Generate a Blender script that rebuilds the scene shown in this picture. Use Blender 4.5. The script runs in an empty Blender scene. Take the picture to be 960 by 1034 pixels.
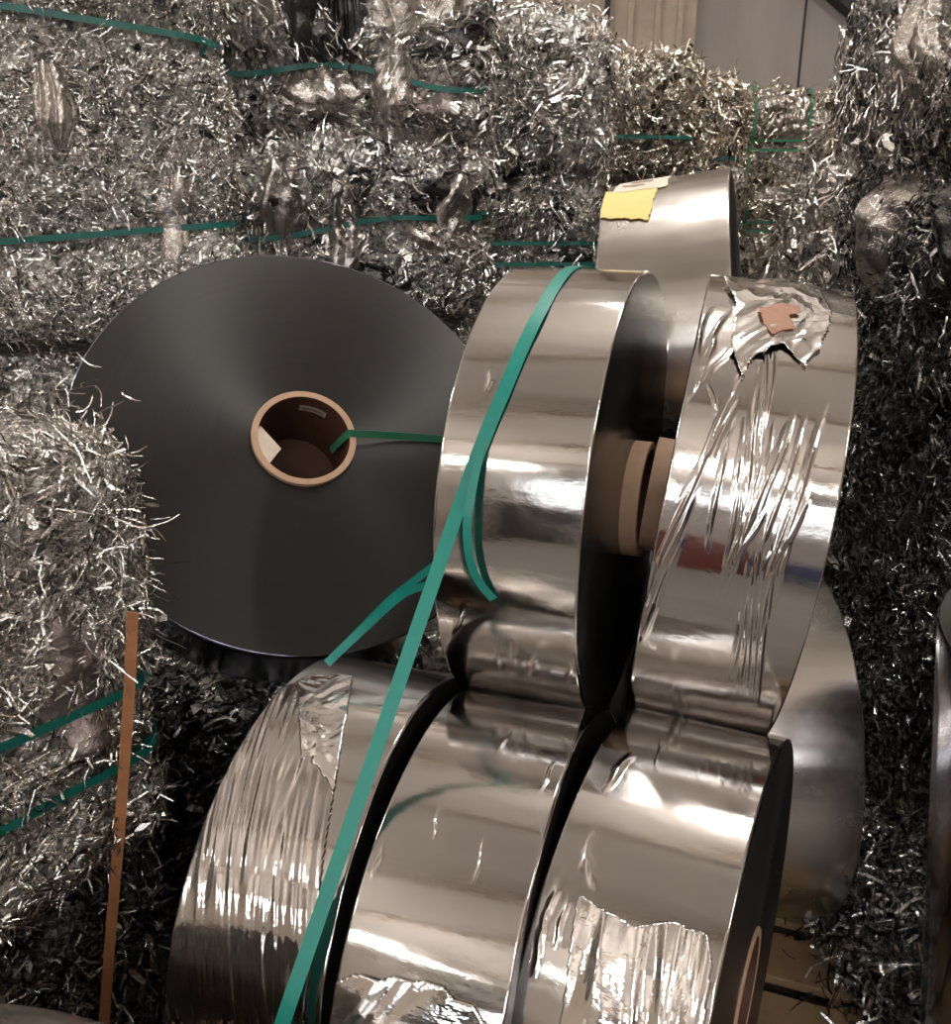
import bpy, math, random
import numpy as np
from mathutils import Matrix, Vector

random.seed(7)
rng = np.random.default_rng(11)
COL = bpy.context.scene.collection
FOC, PITCH, RHO, EYE = 900.0, math.radians(18), 0.0, np.array([0, 0, 1.6])

# ------------------------------------------------------------------ view helpers
def ray(px, py):
    c, s = math.cos(-RHO), math.sin(-RHO)
    u, v = px - 480, py - 517
    u, v = c*u - s*v, s*u + c*v
    cp, sp = math.cos(PITCH), math.sin(PITCH)
    X, Z = u/FOC, -v/FOC
    return np.array([X, cp + Z*sp, -sp + Z*cp])
def at(px, py, y):
    d = ray(px, py)
    return EYE + d/d[1]*y
def axis(az, tilt):
    return np.array([math.cos(az)*math.cos(tilt), math.sin(az)*math.cos(tilt), math.sin(tilt)])

# ------------------------------------------------------------------ object helpers
def tag(o, label=None, cat=None, group=None, kind=None):
    if label: o['label'] = label
    if cat: o['category'] = cat
    if group: o['group'] = group
    if kind: o['kind'] = kind
    return o
def mesh(name, V, Fq, mats, parent=None, smooth=True, midx=None, matrix=None, tone=None):
    V = np.asarray(V, dtype=np.float32); me = bpy.data.meshes.new(name)
    if isinstance(Fq, np.ndarray) and Fq.ndim == 2:
        k = Fq.shape[1]; n = len(Fq)
        me.vertices.add(len(V)); me.vertices.foreach_set('co', V.ravel())
        me.loops.add(n*k); me.loops.foreach_set('vertex_index', Fq.astype(np.int32).ravel())
        me.polygons.add(n); me.polygons.foreach_set('loop_start', np.arange(0, n*k, k, dtype=np.int32))
        me.polygons.foreach_set('loop_total', np.full(n, k, dtype=np.int32))
        me.update(calc_edges=True)
    else:
        me.from_pydata([tuple(map(float, v)) for v in V], [], [tuple(int(i) for i in f) for f in Fq])
    me.validate()
    me.polygons.foreach_set('use_smooth', np.full(len(me.polygons), smooth))
    for m in (mats if isinstance(mats, (list, tuple)) else [mats]): me.materials.append(m)
    if midx is not None: me.polygons.foreach_set('material_index', np.asarray(midx, dtype=np.int32))
    if tone is not None:
        a = me.attributes.new('tone', 'FLOAT', 'POINT'); a.data.foreach_set('value', np.asarray(tone, dtype=np.float32))
    me.update()
    o = bpy.data.objects.new(name, me); COL.objects.link(o)
    if parent is not None: o.parent = parent
    if matrix is not None: o.matrix_local = matrix
    return o
def empty(name, loc=(0, 0, 0), rz=0.0, matrix=None):
    o = bpy.data.objects.new(name, None); COL.objects.link(o); o.empty_display_size = .1
    if matrix is not None: o.matrix_world = matrix
    else: o.location = loc; o.rotation_euler = (0, 0, rz)
    return o
def grid_faces(nu, nv, wrap_u=False, off=0, flip=False):
    i = np.arange(nu if wrap_u else nu-1); j = np.arange(nv-1)
    I, J = np.meshgrid(i, j, indexing='ij'); I2 = (I+1) % nu
    f = np.stack([I*nv+J, I2*nv+J, I2*nv+J+1, I*nv+J+1], -1).reshape(-1, 4)
    if flip: f = f[:, ::-1]
    return f + off
def boxes(L):
    V, Fa = [], []
    for (x0, x1, y0, y1, z0, z1) in L:
        b = len(V)
        V += [(x0,y0,z0),(x1,y0,z0),(x1,y1,z0),(x0,y1,z0),(x0,y0,z1),(x1,y0,z1),(x1,y1,z1),(x0,y1,z1)]
        Fa += [tuple(b+i for i in f) for f in ((0,3,2,1),(4,5,6,7),(0,1,5,4),(1,2,6,5),(2,3,7,6),(3,0,4,7))]
    return V, Fa
def bevel(o, w=.004, seg=2):
    m = o.modifiers.new('bevel', 'BEVEL'); m.width = w; m.segments = seg; m.limit_method = 'ANGLE'; return o

# ------------------------------------------------------------------ materials
def mat(name):
    m = bpy.data.materials.new(name); m.use_nodes = True
    nt = m.node_tree; return m, nt, nt.nodes['Principled BSDF']
def N(nt, t, **kw):
    n = nt.nodes.new(t)
    for k, v in kw.items():
        if k in n.inputs: n.inputs[k].default_value = v
        else: setattr(n, k, v)
    return n
def ramp(nt, fac, stops):
    r = nt.nodes.new('ShaderNodeValToRGB'); nt.links.new(fac, r.inputs[0])
    e = r.color_ramp.elements
    while len(e) < len(stops): e.new(.5)
    for k, (p, c) in enumerate(stops):
        e[k].position = p; e[k].color = (*c, 1) if len(c) == 3 else c
    return r.outputs[0]
def coords(nt, scale=(1, 1, 1), rot=(0, 0, 0)):
    t = nt.nodes.new('ShaderNodeTexCoord'); mp = nt.nodes.new('ShaderNodeMapping')
    mp.inputs['Scale'].default_value = scale; mp.inputs['Rotation'].default_value = rot
    nt.links.new(t.outputs['Object'], mp.inputs[0]); return mp.outputs[0]
def noise(nt, vec, scale, detail=3, rough=.55, dist=0):
    n = N(nt, 'ShaderNodeTexNoise'); n.inputs['Scale'].default_value = scale; n.inputs['Detail'].default_value = detail
    n.inputs['Roughness'].default_value = rough; n.inputs['Distortion'].default_value = dist
    nt.links.new(vec, n.inputs['Vector']); return n.outputs[0]
def bump(nt, b, h, strength, dist, prev=None):
    n = N(nt, 'ShaderNodeBump'); n.inputs['Strength'].default_value = strength; n.inputs['Distance'].default_value = dist
    nt.links.new(h, n.inputs['Height'])
    if prev is not None: nt.links.new(prev, n.inputs['Normal'])
    if b is not None: nt.links.new(n.outputs[0], b.inputs['Normal'])
    return n.outputs[0]

def film_mat(name, base=(.80, .755, .71), r0=.07, r1=.2, wave=.0006, fine=.25):
    # taut metallised film wound on a reel: local Z is the winding axis
    m, nt, b = mat(name)
    b.inputs['Metallic'].default_value = 1
    v = coords(nt)
    n1 = noise(nt, v, 3.5, 4, .6)
    nt.links.new(ramp(nt, n1, [(.3, tuple(c*.88 for c in base)), (.7, base)]), b.inputs['Base Color'])
    rr = N(nt, 'ShaderNodeMapRange'); rr.inputs['From Min'].default_value = .35; rr.inputs['From Max'].default_value = .7
    rr.inputs['To Min'].default_value = r0; rr.inputs['To Max'].default_value = r1
    n2 = noise(nt, v, 6, 5, .65, .4); nt.links.new(n2, rr.inputs['Value']); nt.links.new(rr.outputs[0], b.inputs['Roughness'])
    # slow axial banding: wound layers make shallow flats along the axis
    c2 = coords(nt, (1, 1, .12)); w = noise(nt, c2, 9, 2, .5)
    p = bump(nt, None, w, .5, wave*14)
    c3 = coords(nt, (1, 1, .5)); w3 = noise(nt, c3, 90, 2, .6)
    bump(nt, b, w3, fine, wave, p)
    return m
M = {}
M['film'] = film_mat('silver_film', (.60, .575, .555), .07, .21)
M['film_loose'] = film_mat('loose_silver_film', (.86, .84, .82), .05, .16, .001, .4)
M['film_old'] = film_mat('scuffed_silver_film', (.56, .53, .50), .2, .32, .0006)
M['film_blue'] = film_mat('dark_blue_film', (.24, .25, .32), .12, .22, .0012)

def side_mat():
    m, nt, b = mat('reel_side')
    b.inputs['Metallic'].default_value = .0
    b.inputs['Specular IOR Level'].default_value = .36
    v = coords(nt)
    sx = N(nt, 'ShaderNodeSeparateXYZ'); nt.links.new(v, sx.inputs[0])
    cb = N(nt, 'ShaderNodeCombineXYZ'); nt.links.new(sx.outputs[0], cb.inputs[0]); nt.links.new(sx.outputs[1], cb.inputs[1])
    ln = N(nt, 'ShaderNodeVectorMath', operation='LENGTH'); nt.links.new(cb.outputs[0], ln.inputs[0])
    cr = N(nt, 'ShaderNodeCombineXYZ'); nt.links.new(ln.outputs['Value'], cr.inputs[0])
    n1 = noise(nt, cr.outputs[0], 60, 6, .75)
    nt.links.new(ramp(nt, n1, [(.3, (.011, .010, .0095)), (.7, (.018, .0165, .015))]), b.inputs['Base Color'])
    b.inputs['Roughness'].default_value = .42
    b.inputs['Anisotropic'].default_value = .85
    tg = N(nt, 'ShaderNodeTangent'); tg.direction_type = 'RADIAL'; tg.axis = 'Z'
    nt.links.new(tg.outputs[0], b.inputs['Tangent'])
    n2 = noise(nt, cr.outputs[0], 240, 3, .7)
    bump(nt, b, n2, .35, .0008)
    return m
M['side'] = side_mat()
def side_shiny():
    m, nt, b = mat('reel_side_glossy')
    b.inputs['Metallic'].default_value = .35
    v = coords(nt)
    n1 = noise(nt, v, 5, 4, .6, 1.0)
    nt.links.new(ramp(nt, n1, [(.35, (.02, .02, .02)), (.7, (.07, .066, .06))]), b.inputs['Base Color'])
    b.inputs['Roughness'].default_value = .25
    b.inputs['Anisotropic'].default_value = .6
    tg = N(nt, 'ShaderNodeTangent'); tg.direction_type = 'RADIAL'; tg.axis = 'Z'
    nt.links.new(tg.outputs[0], b.inputs['Tangent'])
    bump(nt, b, n1, .3, .004)
    return m
M['side_shiny'] = side_shiny()

def simple(name, col, rough=.6, metal=0, var=.12, scale=14, bmp=.0, spec=.5, col2=None):
    m, nt, b = mat(name)
    v = coords(nt); n = noise(nt, v, scale, 5, .65)
    c2 = col2 or tuple(c*(1-var*2) for c in col)
    nt.links.new(ramp(nt, n, [(.3, c2), (.7, col)]), b.inputs['Base Color'])
    b.inputs['Roughness'].default_value = rough; b.inputs['Metallic'].default_value = metal
    b.inputs['Specular IOR Level'].default_value = spec
    if bmp: bump(nt, b, noise(nt, v, scale*4, 3), .6, bmp)
    return m
M['card'] = simple('kraft_paperboard', (.50, .33, .22), .75, var=.08, scale=30, bmp=.0006)
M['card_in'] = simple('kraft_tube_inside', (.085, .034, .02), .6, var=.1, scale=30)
M['green'] = simple('teal_strap', (.012, .27, .225), .38, var=.07, scale=40)
M['dgreen'] = simple('green_strap', (.035, .20, .11), .45, var=.1, scale=40)
M['bgreen'] = simple('teal_strap_on_bale', (.008, .16, .13), .4, var=.15, scale=50)
M['ptape'] = simple('worn_brown_strap', (.46, .20, .085), .6, var=.16, scale=22, bmp=.0008)
M['yellow'] = simple('yellow_paper', (.86, .66, .27), .8, var=.03, scale=20)
M['white'] = simple('label_paper', (.80, .68, .57), .75, var=.06, scale=60)
M['ink'] = simple('faded_ink', (.42, .36, .31), .8, var=.1, scale=80)
M['ink2'] = simple('grey_ink', (.20, .19, .15), .8, var=.05, scale=80)
M['gluetape'] = simple('brown_label', (.42, .22, .15), .6, var=.12, scale=60, bmp=.001)
M['black'] = simple('black_board', (.012, .012, .012), .5, var=.2)
M['wood'] = simple('pallet_wood', (.36, .24, .13), .75, var=.18, scale=8, bmp=.001)
M['concrete'] = simple('concrete_floor', (.23, .215, .20), .6, var=.2, scale=3, bmp=.001)
M['ceil'] = simple('ceiling_paint', (.66, .61, .57), .9, var=.06, scale=1.2)
M['steel'] = simple('dark_steel', (.03, .028, .026), .5, metal=.3)
M['rack'] = simple('dark_goods', (.05, .045, .05), .6, var=.3, scale=2)
M['cloth'] = simple('red_goods', (.30, .07, .06), .8, var=.3, scale=4)
M['bluegoods'] = simple('blue_goods', (.05, .09, .26), .8, var=.3, scale=4)
M['palegoods'] = simple('pale_goods', (.62, .58, .52), .8, var=.1, scale=4)

def wall_mat():
    m, nt, b = mat('wall_panels')
    v = coords(nt, (1, 1, .25)); n = noise(nt, v, 1.6, 6, .65, .3)
    nt.links.new(ramp(nt, n, [(.3, (.30, .27, .255)), (.7, (.40, .365, .345))]), b.inputs['Base Color'])
    b.inputs['Roughness'].default_value = .85
    v2 = coords(nt, (1, 1, .05)); bump(nt, b, noise(nt, v2, 10, 3), .3, .01)
    return m
M['wall'] = wall_mat()
M['walltan'] = simple('tan_cladding', (.50, .42, .34), .8, var=.1, scale=5)

def shred_mat(name, c0=(.44, .42, .40), c1=(.95, .93, .90), rough=.14, tint=None):
    m, nt, b = mat(name)
    b.inputs['Metallic'].default_value = 1; b.inputs['Roughness'].default_value = rough
    a = N(nt, 'ShaderNodeAttribute'); a.attribute_name = 'tone'
    stops = [(0, tuple(c*.22 for c in c0)), (.3, c0), (.8, c1), (1, tint or c1)]
    nt.links.new(ramp(nt, a.outputs['Fac'], stops), b.inputs['Base Color'])
    v = coords(nt); bump(nt, b, noise(nt, v, 260, 3, .7), .5, .0016)
    return m
M['shred'] = shred_mat('shredded_film')
M['shred_warm'] = shred_mat('warm_shredded_film', (.42, .38, .33), (.94, .89, .79))
M['shred_dark'] = shred_mat('shade_toned_shredded_film', (.10, .10, .10), (.50, .50, .485), .12)  # same film; shade on right and lower-left bales put into the colour
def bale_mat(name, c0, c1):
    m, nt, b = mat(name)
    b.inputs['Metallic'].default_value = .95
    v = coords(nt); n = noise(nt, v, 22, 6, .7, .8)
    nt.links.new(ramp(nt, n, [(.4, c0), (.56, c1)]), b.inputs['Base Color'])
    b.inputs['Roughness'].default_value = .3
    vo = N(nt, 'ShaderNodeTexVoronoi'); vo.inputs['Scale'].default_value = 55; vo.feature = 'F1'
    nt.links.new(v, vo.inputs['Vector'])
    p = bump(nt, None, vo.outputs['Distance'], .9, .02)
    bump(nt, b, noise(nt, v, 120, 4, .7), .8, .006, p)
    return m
M['bale'] = bale_mat('compacted_film', (.24, .23, .22), (.88, .86, .83))
M['bale_dark'] = bale_mat('shade_toned_compacted_film', (.03, .03, .03), (.24, .24, .235))  # darker copy of the compacted film, shade painted into its tone
def fold_mat(name, base, rough):
    m, nt, b = mat(name)
    b.inputs['Metallic'].default_value = .92; b.inputs['Roughness'].default_value = rough
    v = coords(nt); n = noise(nt, v, 6, 4, .6)
    nt.links.new(ramp(nt, n, [(.3, tuple(c*.65 for c in base)), (.7, base)]), b.inputs['Base Color'])
    bump(nt, b, noise(nt, v, 45, 4, .65, .6), .6, .008)
    return m
M['fold'] = fold_mat('folded_film_sheet', (.66, .62, .58), .2)
M['fold_dark'] = fold_mat('dark_folds_and_shade', (.13, .13, .13), .18)  # dark grey sheets; some also paint the shaded hollows between folds
M['fold_rose'] = fold_mat('dull_film_sheet', (.42, .36, .35), .45)

# ------------------------------------------------------------------ numeric noise
class Waves:
    def __init__(s, seed, n=14, f0=1.0, f1=6.0):
        r = np.random.default_rng(seed)
        d = r.normal(size=(n, 3)); d /= np.linalg.norm(d, axis=1)[:, None]
        f = np.exp(r.uniform(np.log(f0), np.log(f1), n))
        s.k = d*f[:, None]*2*np.pi; s.p = r.uniform(0, 6.28, n); s.a = (f0/f)**.8; s.a /= s.a.sum()
    def smooth(s, P): return (np.sin(P@s.k.T + s.p)*s.a).sum(1)*1.6
    def fold(s, P):      # folded, creased: sharp ridges like crumpled foil
        W = P + .03*np.c_[np.sin(P@s.k[0]*.6), np.sin(P@s.k[1]*.6+1), np.sin(P@s.k[2]*.6+2)]
        return ((1-2*np.abs(np.sin((W@s.k.T + s.p)/2)))*s.a).sum(1)*1.6

# ------------------------------------------------------------------ reels of film
def reel_matrix(c, az, tilt):
    a = Vector(axis(az, tilt)); up = Vector((0, 0, 1)); u = (up - a*up.dot(a)).normalized(); v = a.cross(u)
    m = Matrix(((u.x, v.x, a.x, c[0]), (u.y, v.y, a.y, c[1]), (u.z, v.z, a.z, c[2]), (0, 0, 0, 1)))
    return m
class Reel:
    # local: X away from the ground, Z winding axis from left end to right end; theta from top towards the viewer
    def __init__(s, c, az, tilt, R, w):
        s.M = reel_matrix(c, az, tilt); s.Mi = s.M.inverted(); s.R, s.w = R, w
    def hit(s, px, py, R=None):
        R = R or s.R
        o = np.array(s.Mi @ Vector(EYE)); d = np.array(s.Mi.to_3x3() @ Vector(ray(px, py)))
        A, B, C = d[0]**2+d[1]**2, 2*(o[0]*d[0]+o[1]*d[1]), o[0]**2+o[1]**2-R*R
        D = max(B*B-4*A*C, 0); t = (-B-math.sqrt(D))/(2*A); p = o+d*t
        return math.atan2(p[1], p[0]), p[2]
    def pt(s, th, z, R=None):
        R = R or s.R
        return np.array(s.M @ Vector((R*math.cos(th), R*math.sin(th), z)))
def make_reel(rl, label, name='film_reel', mats=None, fine=True, disp=None, core_out=(.004, .004), Rc=.105, group=None, side='side', n_s=None, th_rng=(-.9, 2.3)):
    R, w = rl.R, rl.w
    t = empty(name, matrix=rl.M); tag(t, label, 'film reel', group or 'reels of film in front of the bales')
    # winding angles: dense where the reel faces the viewer
    if fine:
        a = np.linspace(th_rng[0], th_rng[1], 520); b = np.linspace(th_rng[1], th_rng[0]+2*np.pi, 70)[1:-1]
        TH = np.r_[a, b]; ns = n_s or 120
    else:
        TH = np.linspace(0, 2*np.pi, 180, endpoint=False); ns = 12
    S = np.linspace(.003, w-.003, ns)
    T2, S2 = np.meshgrid(TH, S, indexing='ij')
    Rr = np.full(T2.shape, R)
    # wound film is never a perfect cylinder
    Rr += .0012*np.sin(3*T2+1)+.0006*np.sin(7*T2+.5)+.0004*np.sin(17*T2+S2*6)
    if disp is not None: Rr = Rr + disp(T2, S2)
    # end profile: bevelled edge then flat face towards the core
    prof_l = [(Rc, 0), (R*.6, 0), (R-.004, 0), (R-.0012, .0008)]
    cols_r, cols_z = [], []
    for (r, z) in prof_l: cols_r.append(np.full(len(TH), r)); cols_z.append(np.full(len(TH), z))
    for j in range(ns): cols_r.append(Rr[:, j]); cols_z.append(S2[:, j])
    for (r, z) in prof_l[::-1]: cols_r.append(np.full(len(TH), r)); cols_z.append(np.full(len(TH), w-z))
    RR, ZZ = np.stack(cols_r, 1), np.stack(cols_z, 1); nv = RR.shape[1]
    V = np.stack([RR*np.cos(TH)[:, None], RR*np.sin(TH)[:, None], ZZ], -1).reshape(-1, 3)
    Fq = grid_faces(len(TH), nv, True)
    j = np.tile(np.arange(nv-1), len(TH)); mi = ((j < 2) | (j >= nv-3)).astype(int)
    o = mesh('film_winding', V, Fq, [mats or M['film'], M[side]], t, True, mi)
    # sharp rim between winding and end face
    sharp = o.data.attributes.new('sharp_edge', 'BOOLEAN', 'EDGE')
    ev = np.zeros(len(o.data.edges)*2, dtype=np.int32); o.data.edges.foreach_get('vertices', ev); ev = ev.reshape(-1, 2) % nv
    sharp.data.foreach_set('value', ((ev[:, 0] == ev[:, 1]) & ((ev[:, 0] == 2) | (ev[:, 0] == nv-3))))
    # core tube
    n = 96; A = np.linspace(0, 2*np.pi, n, endpoint=False); z0, z1 = -core_out[0], w+core_out[1]
    ri = Rc-.0135
    pr = [(Rc, z0+.001), (Rc, z1-.001), (Rc-.001, z1), (ri+.001, z1), (ri, z1-.001), (ri, z0+.001), (ri+.001, z0), (Rc-.001, z0), (Rc, z0+.001)]
    P = np.array(pr); V = np.stack([P[None, :, 0]*np.cos(A)[:, None], P[None, :, 0]*np.sin(A)[:, None], np.broadcast_to(P[None, :, 1], (n, len(pr)))], -1).reshape(-1, 3)
    Fq = grid_faces(n, len(pr), True); jj = np.tile(np.arange(len(pr)-1), n)
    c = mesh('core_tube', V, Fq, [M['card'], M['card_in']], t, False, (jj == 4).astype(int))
    t['_w'] = 0; del t['_w']
    return t, o, c
def crease_fn(lines):
    # lines: (th0, s0, th1, s1, width, height)
    L = np.array(lines)
    def f(T, S):
        out = np.zeros(T.shape)
        for th0, s0, th1, s1, wd, h in L:
            ax, ay, bx, by = th0*.4, s0, th1*.4, s1
            X, Y = T*.4, S; dx, dy = bx-ax, by-ay; l2 = dx*dx+dy*dy+1e-9
            k = ((X-ax)*dx+(Y-ay)*dy)/l2; kc = np.clip(k, 0, 1)
            wob = .0018*np.sin(k*7+ax*50)*np.sin(np.pi*kc)
            nx, ny = -dy/math.sqrt(l2), dx/math.sqrt(l2)
            d = np.hypot(X-(ax+dx*kc+nx*wob), Y-(ay+dy*kc+ny*wob))
            taper = np.clip(np.sin(np.pi*np.clip(k, 0, 1)), 0, 1)**1.1
            out = np.maximum(out, h*taper*np.clip(1-d/wd, 0, 1)**1.2)
        return out
    return f
def in_poly(T, S, poly):
    ins = np.zeros(T.shape, bool); n = len(poly)
    for i in range(n):
        x1, y1 = poly[i]; x2, y2 = poly[(i+1) % n]
        c = ((y1 > S) != (y2 > S)) & (T < (x2-x1)*(S-y1)/(y2-y1+1e-12)+x1)
        ins ^= c
    return ins
def film_patch(rl, parent, name, pix, material, lift=.0025, amp=.004, res=.0022, seed=0, f0=8, f1=40, edge_curl=.004, label=None, dirw=None):
    poly = [rl.hit(*p) for p in pix]; poly = [(t, s) for t, s in poly]
    t0, t1 = min(p[0] for p in poly), max(p[0] for p in poly); s0, s1 = max(.002, min(p[1] for p in poly)), min(rl.w-.002, max(p[1] for p in poly))
    nu, nv = max(4, int((t1-t0)*rl.R/res)), max(4, int((s1-s0)/res))
    T, S = np.meshgrid(np.linspace(t0, t1, nu), np.linspace(s0, s1, nv), indexing='ij')
    W = Waves(seed, 16, f0, f1); P = np.stack([T.ravel()*rl.R, S.ravel(), np.zeros(T.size)], 1)
    if dirw is not None:
        ca, sa = math.cos(dirw), math.sin(dirw); q = P.copy(); q[:, 0] = (P[:, 0]*ca+P[:, 1]*sa)*.22; q[:, 1] = -P[:, 0]*sa+P[:, 1]*ca; P = q
    h = (W.fold(P)*.5+.5)
    lo, hi = np.percentile(h, 2), np.percentile(h, 98); h = np.clip((h-lo)/(hi-lo), 0, 1).reshape(T.shape)
    wob = Waves(seed+9, 8, 12, 60).smooth(P*1.0).reshape(T.shape)
    Tj, Sj = T+wob*.006/rl.R, S+wob.T.reshape(T.shape)*.003 if T.shape[0] == T.shape[1] else S+wob*.003
    ins = in_poly(Tj, Sj, poly)
    Rr = rl.R+.0022+lift+amp*h
    V = np.stack([Rr*np.cos(T), Rr*np.sin(T), S], -1).reshape(-1, 3)
    fq = grid_faces(nu, nv); keep = ins.ravel()[fq].all(1); fq = fq[keep]
    used = np.unique(fq); mp = np.full(len(V), -1); mp[used] = np.arange(len(used))
    o = mesh(name, V[used], mp[fq], material, parent, True)
    so = o.modifiers.new('thickness', 'SOLIDIFY'); so.thickness = .0004; so.offset = 1
    if label: o['label'] = label
    return o

def ribbon(name, pts, wdir, width, thick, material, parent=None, smooth_n=6, matrix=None, inv=None):
    # flat strap through pts; wdir = across-strap direction(s)
    P = np.array(pts, float); W = np.array(wdir, float)
    if W.ndim == 1: W = np.repeat(W[None], len(P), 0)
    Q, Wq = [], []
    for i in range(len(P)-1):
        p0, p1, p2, p3 = P[max(i-1, 0)], P[i], P[i+1], P[min(i+2, len(P)-1)]
        for k in range(smooth_n):
            t = k/smooth_n
            Q.append(.5*((2*p1)+(-p0+p2)*t+(2*p0-5*p1+4*p2-p3)*t*t+(-p0+3*p1-3*p2+p3)*t**3)); Wq.append(W[i]*(1-t)+W[i+1]*t)
    Q.append(P[-1]); Wq.append(W[-1]); Q = np.array(Q); Wq = np.array(Wq)
    T = np.gradient(Q, axis=0); T /= np.linalg.norm(T, axis=1)[:, None]
    Wq -= T*(Wq*T).sum(1)[:, None]; Wq /= np.linalg.norm(Wq, axis=1)[:, None]; Nn = np.cross(T, Wq)
    h, g = width/2, thick/2
    V = np.stack([Q-Wq*h-Nn*g, Q+Wq*h-Nn*g, Q+Wq*h+Nn*g, Q-Wq*h+Nn*g], 1).reshape(-1, 3)
    n = len(Q); Fa = []
    for i in range(n-1):
        for k in range(4): Fa.append((i*4+k, i*4+(k+1) % 4, (i+1)*4+(k+1) % 4, (i+1)*4+k))
    Fa += [(3, 2, 1, 0), ((n-1)*4, (n-1)*4+1, (n-1)*4+2, (n-1)*4+3)]
    return mesh(name, V, Fa, material, parent, False)

# ================================================================== SETTING
FZ = -.06
def struct(name, L, m, bev=None):
    V, Fa = boxes(L); o = mesh(name, V, Fa, m, None, False); o['kind'] = 'structure'
    return o
struct('floor', [(-9, 7, -11, 9.3, FZ-.1, FZ)], M['concrete'])
CZ = 6.2
struct('ceiling', [(-9, 7, -11, 9.3, CZ, CZ+.15)], M['ceil'])
struct('wall_back', [(-9, 7, 9.0, 9.25, FZ, CZ)], M['wall'])
struct('wall_left', [(-9.1, -8.9, -11, 9.2, FZ, CZ)], M['walltan'])
struct('wall_right', [(6.9, 7.1, -11, 9.2, FZ, CZ)], M['walltan'])
struct('wall_front', [(-9, 7, -11.1, -10.9, FZ, CZ)], M['wall'])
# tan cladding section of the back wall, with standing ribs, and panel seams
ribs = [(-.4, 1.97, 8.93, 9.0, FZ, CZ)] + [(x, x+.045, 8.90, 8.93, FZ, CZ) for x in (-.1, .4, .75, .98, 1.36, 1.6, 1.8)]
struct('trim_1', ribs, M['walltan'])
struct('trim_2', [(1.15, 1.19, 8.86, 8.93, FZ, CZ)], M['steel'])
struct('trim_3', [(2.95, 2.968, 8.985, 9.0, FZ, CZ)], M['steel'])
# sloping brace and the tan section to the right of it
pA, pB = at(838, -14, 8.9), at(900, 40, 8.9)
d = (pB-pA); d /= np.linalg.norm(d); pA = pA-d*2.0; pB = pB+d*1.6; n = np.array([-d[2], 0, d[0]])*.075
V = [pA-n, pA+n, pB+n, pB-n]; V = [v+np.array([0, -.1, 0]) for v in V]+[v+np.array([0, .08, 0]) for v in V]
o = mesh('trim_4', V, [(0, 1, 2, 3), (7, 6, 5, 4), (0, 4, 5, 1), (1, 5, 6, 2), (2, 6, 7, 3), (3, 7, 4, 0)], M['steel'], None, False); o['kind'] = 'structure'
n2 = n/.075
V = [pA+n, pB+n, pB+n+n2*1.6, pA+n+n2*1.6]; V = [v+np.array([0, -.02, 0]) for v in V]+[v+np.array([0, .08, 0]) for v in V]
o = mesh('trim_5', V, [(0, 1, 2, 3), (7, 6, 5, 4), (0, 4, 5, 1), (1, 5, 6, 2), (2, 6, 7, 3), (3, 7, 4, 0)], M['walltan'], None, False); o['kind'] = 'structure'
for k in range(7):
    struct('trim_%d' % (6+k), [(-9, 7, -9.5+k*2.7, -9.32+k*2.7, CZ-.3, CZ)], M['walltan'])  # unseen ceiling beams, added to band the reel reflections

def emis(name, col, s):
    m, nt, b = mat(name)
    b.inputs['Emission Color'].default_value = (*col, 1); b.inputs['Emission Strength'].default_value = s
    b.inputs['Base Color'].default_value = (.8, .8, .8, 1)
    return m
M['lamp'] = emis('fluorescent_tube', (1, .94, .875), 66)
M['day'] = emis('unseen_window_glow', (.95, .97, 1.0), 5)
def lamp(x, y, z, L, rz, label, W=.07):
    t = empty('hanging_lamp', (x, y, z), rz); tag(t, label, 'lamp', 'hanging lamps over the hall')
    V, Fa = boxes([(-L/2, L/2, -W-.02, W+.02, .05, .09)]); mesh('housing', V, Fa, M['walltan'], t, False)
    V, Fa = boxes([(-L/2+.03, L/2-.03, -W, W, .0, .05)]); mesh('tube', V, Fa, M['lamp'], t, False)
    for hx in (-L/2+.2, L/2-.2):
        V, Fa = boxes([(hx-.008, hx+.008, -.008, .008, .09, CZ-z)]); mesh('hanger', V, Fa, M['steel'], t, False)
    la = bpy.data.lights.new('ceiling_fill', 'AREA'); la.shape = 'RECTANGLE'; la.size = L; la.size_y = .16; la.energy = 52; la.color = (1, .945, .885)  # added fill on top of the housing, brightens the ceiling
    lo = bpy.data.objects.new('ceiling_fill', la); COL.objects.link(lo); lo.parent = t; lo.location = (0, 0, .11); lo.rotation_euler = (math.pi, 0, 0)
for (x, y, z, ll) in ((.56, 2.62, 4.4, 1.05), (-5.4, -4.8, 4.4, 1.6), (-5.6, -1.4, 4.4, 1.6), (-.2, -3.8, 4.4, 1.6), (3.6, -1.6, 4.4, 1.6), (-4.6, 2.2, 4.4, 1.6), (-1.4, 7.2, 4.4, 1.4), (3.6, 5.6, 4.4, 1.4), (3.0, -6.5, 4.4, 1.6), (-2.6, -8, 4.4, 1.6)):  # some read off reel highlights, the rest added to light bales and hall
    lamp(x, y, z, ll, -.95, 'unseen long white strip lamp hung under the hall ceiling', .13 if ll < 1.2 else .07)
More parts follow.
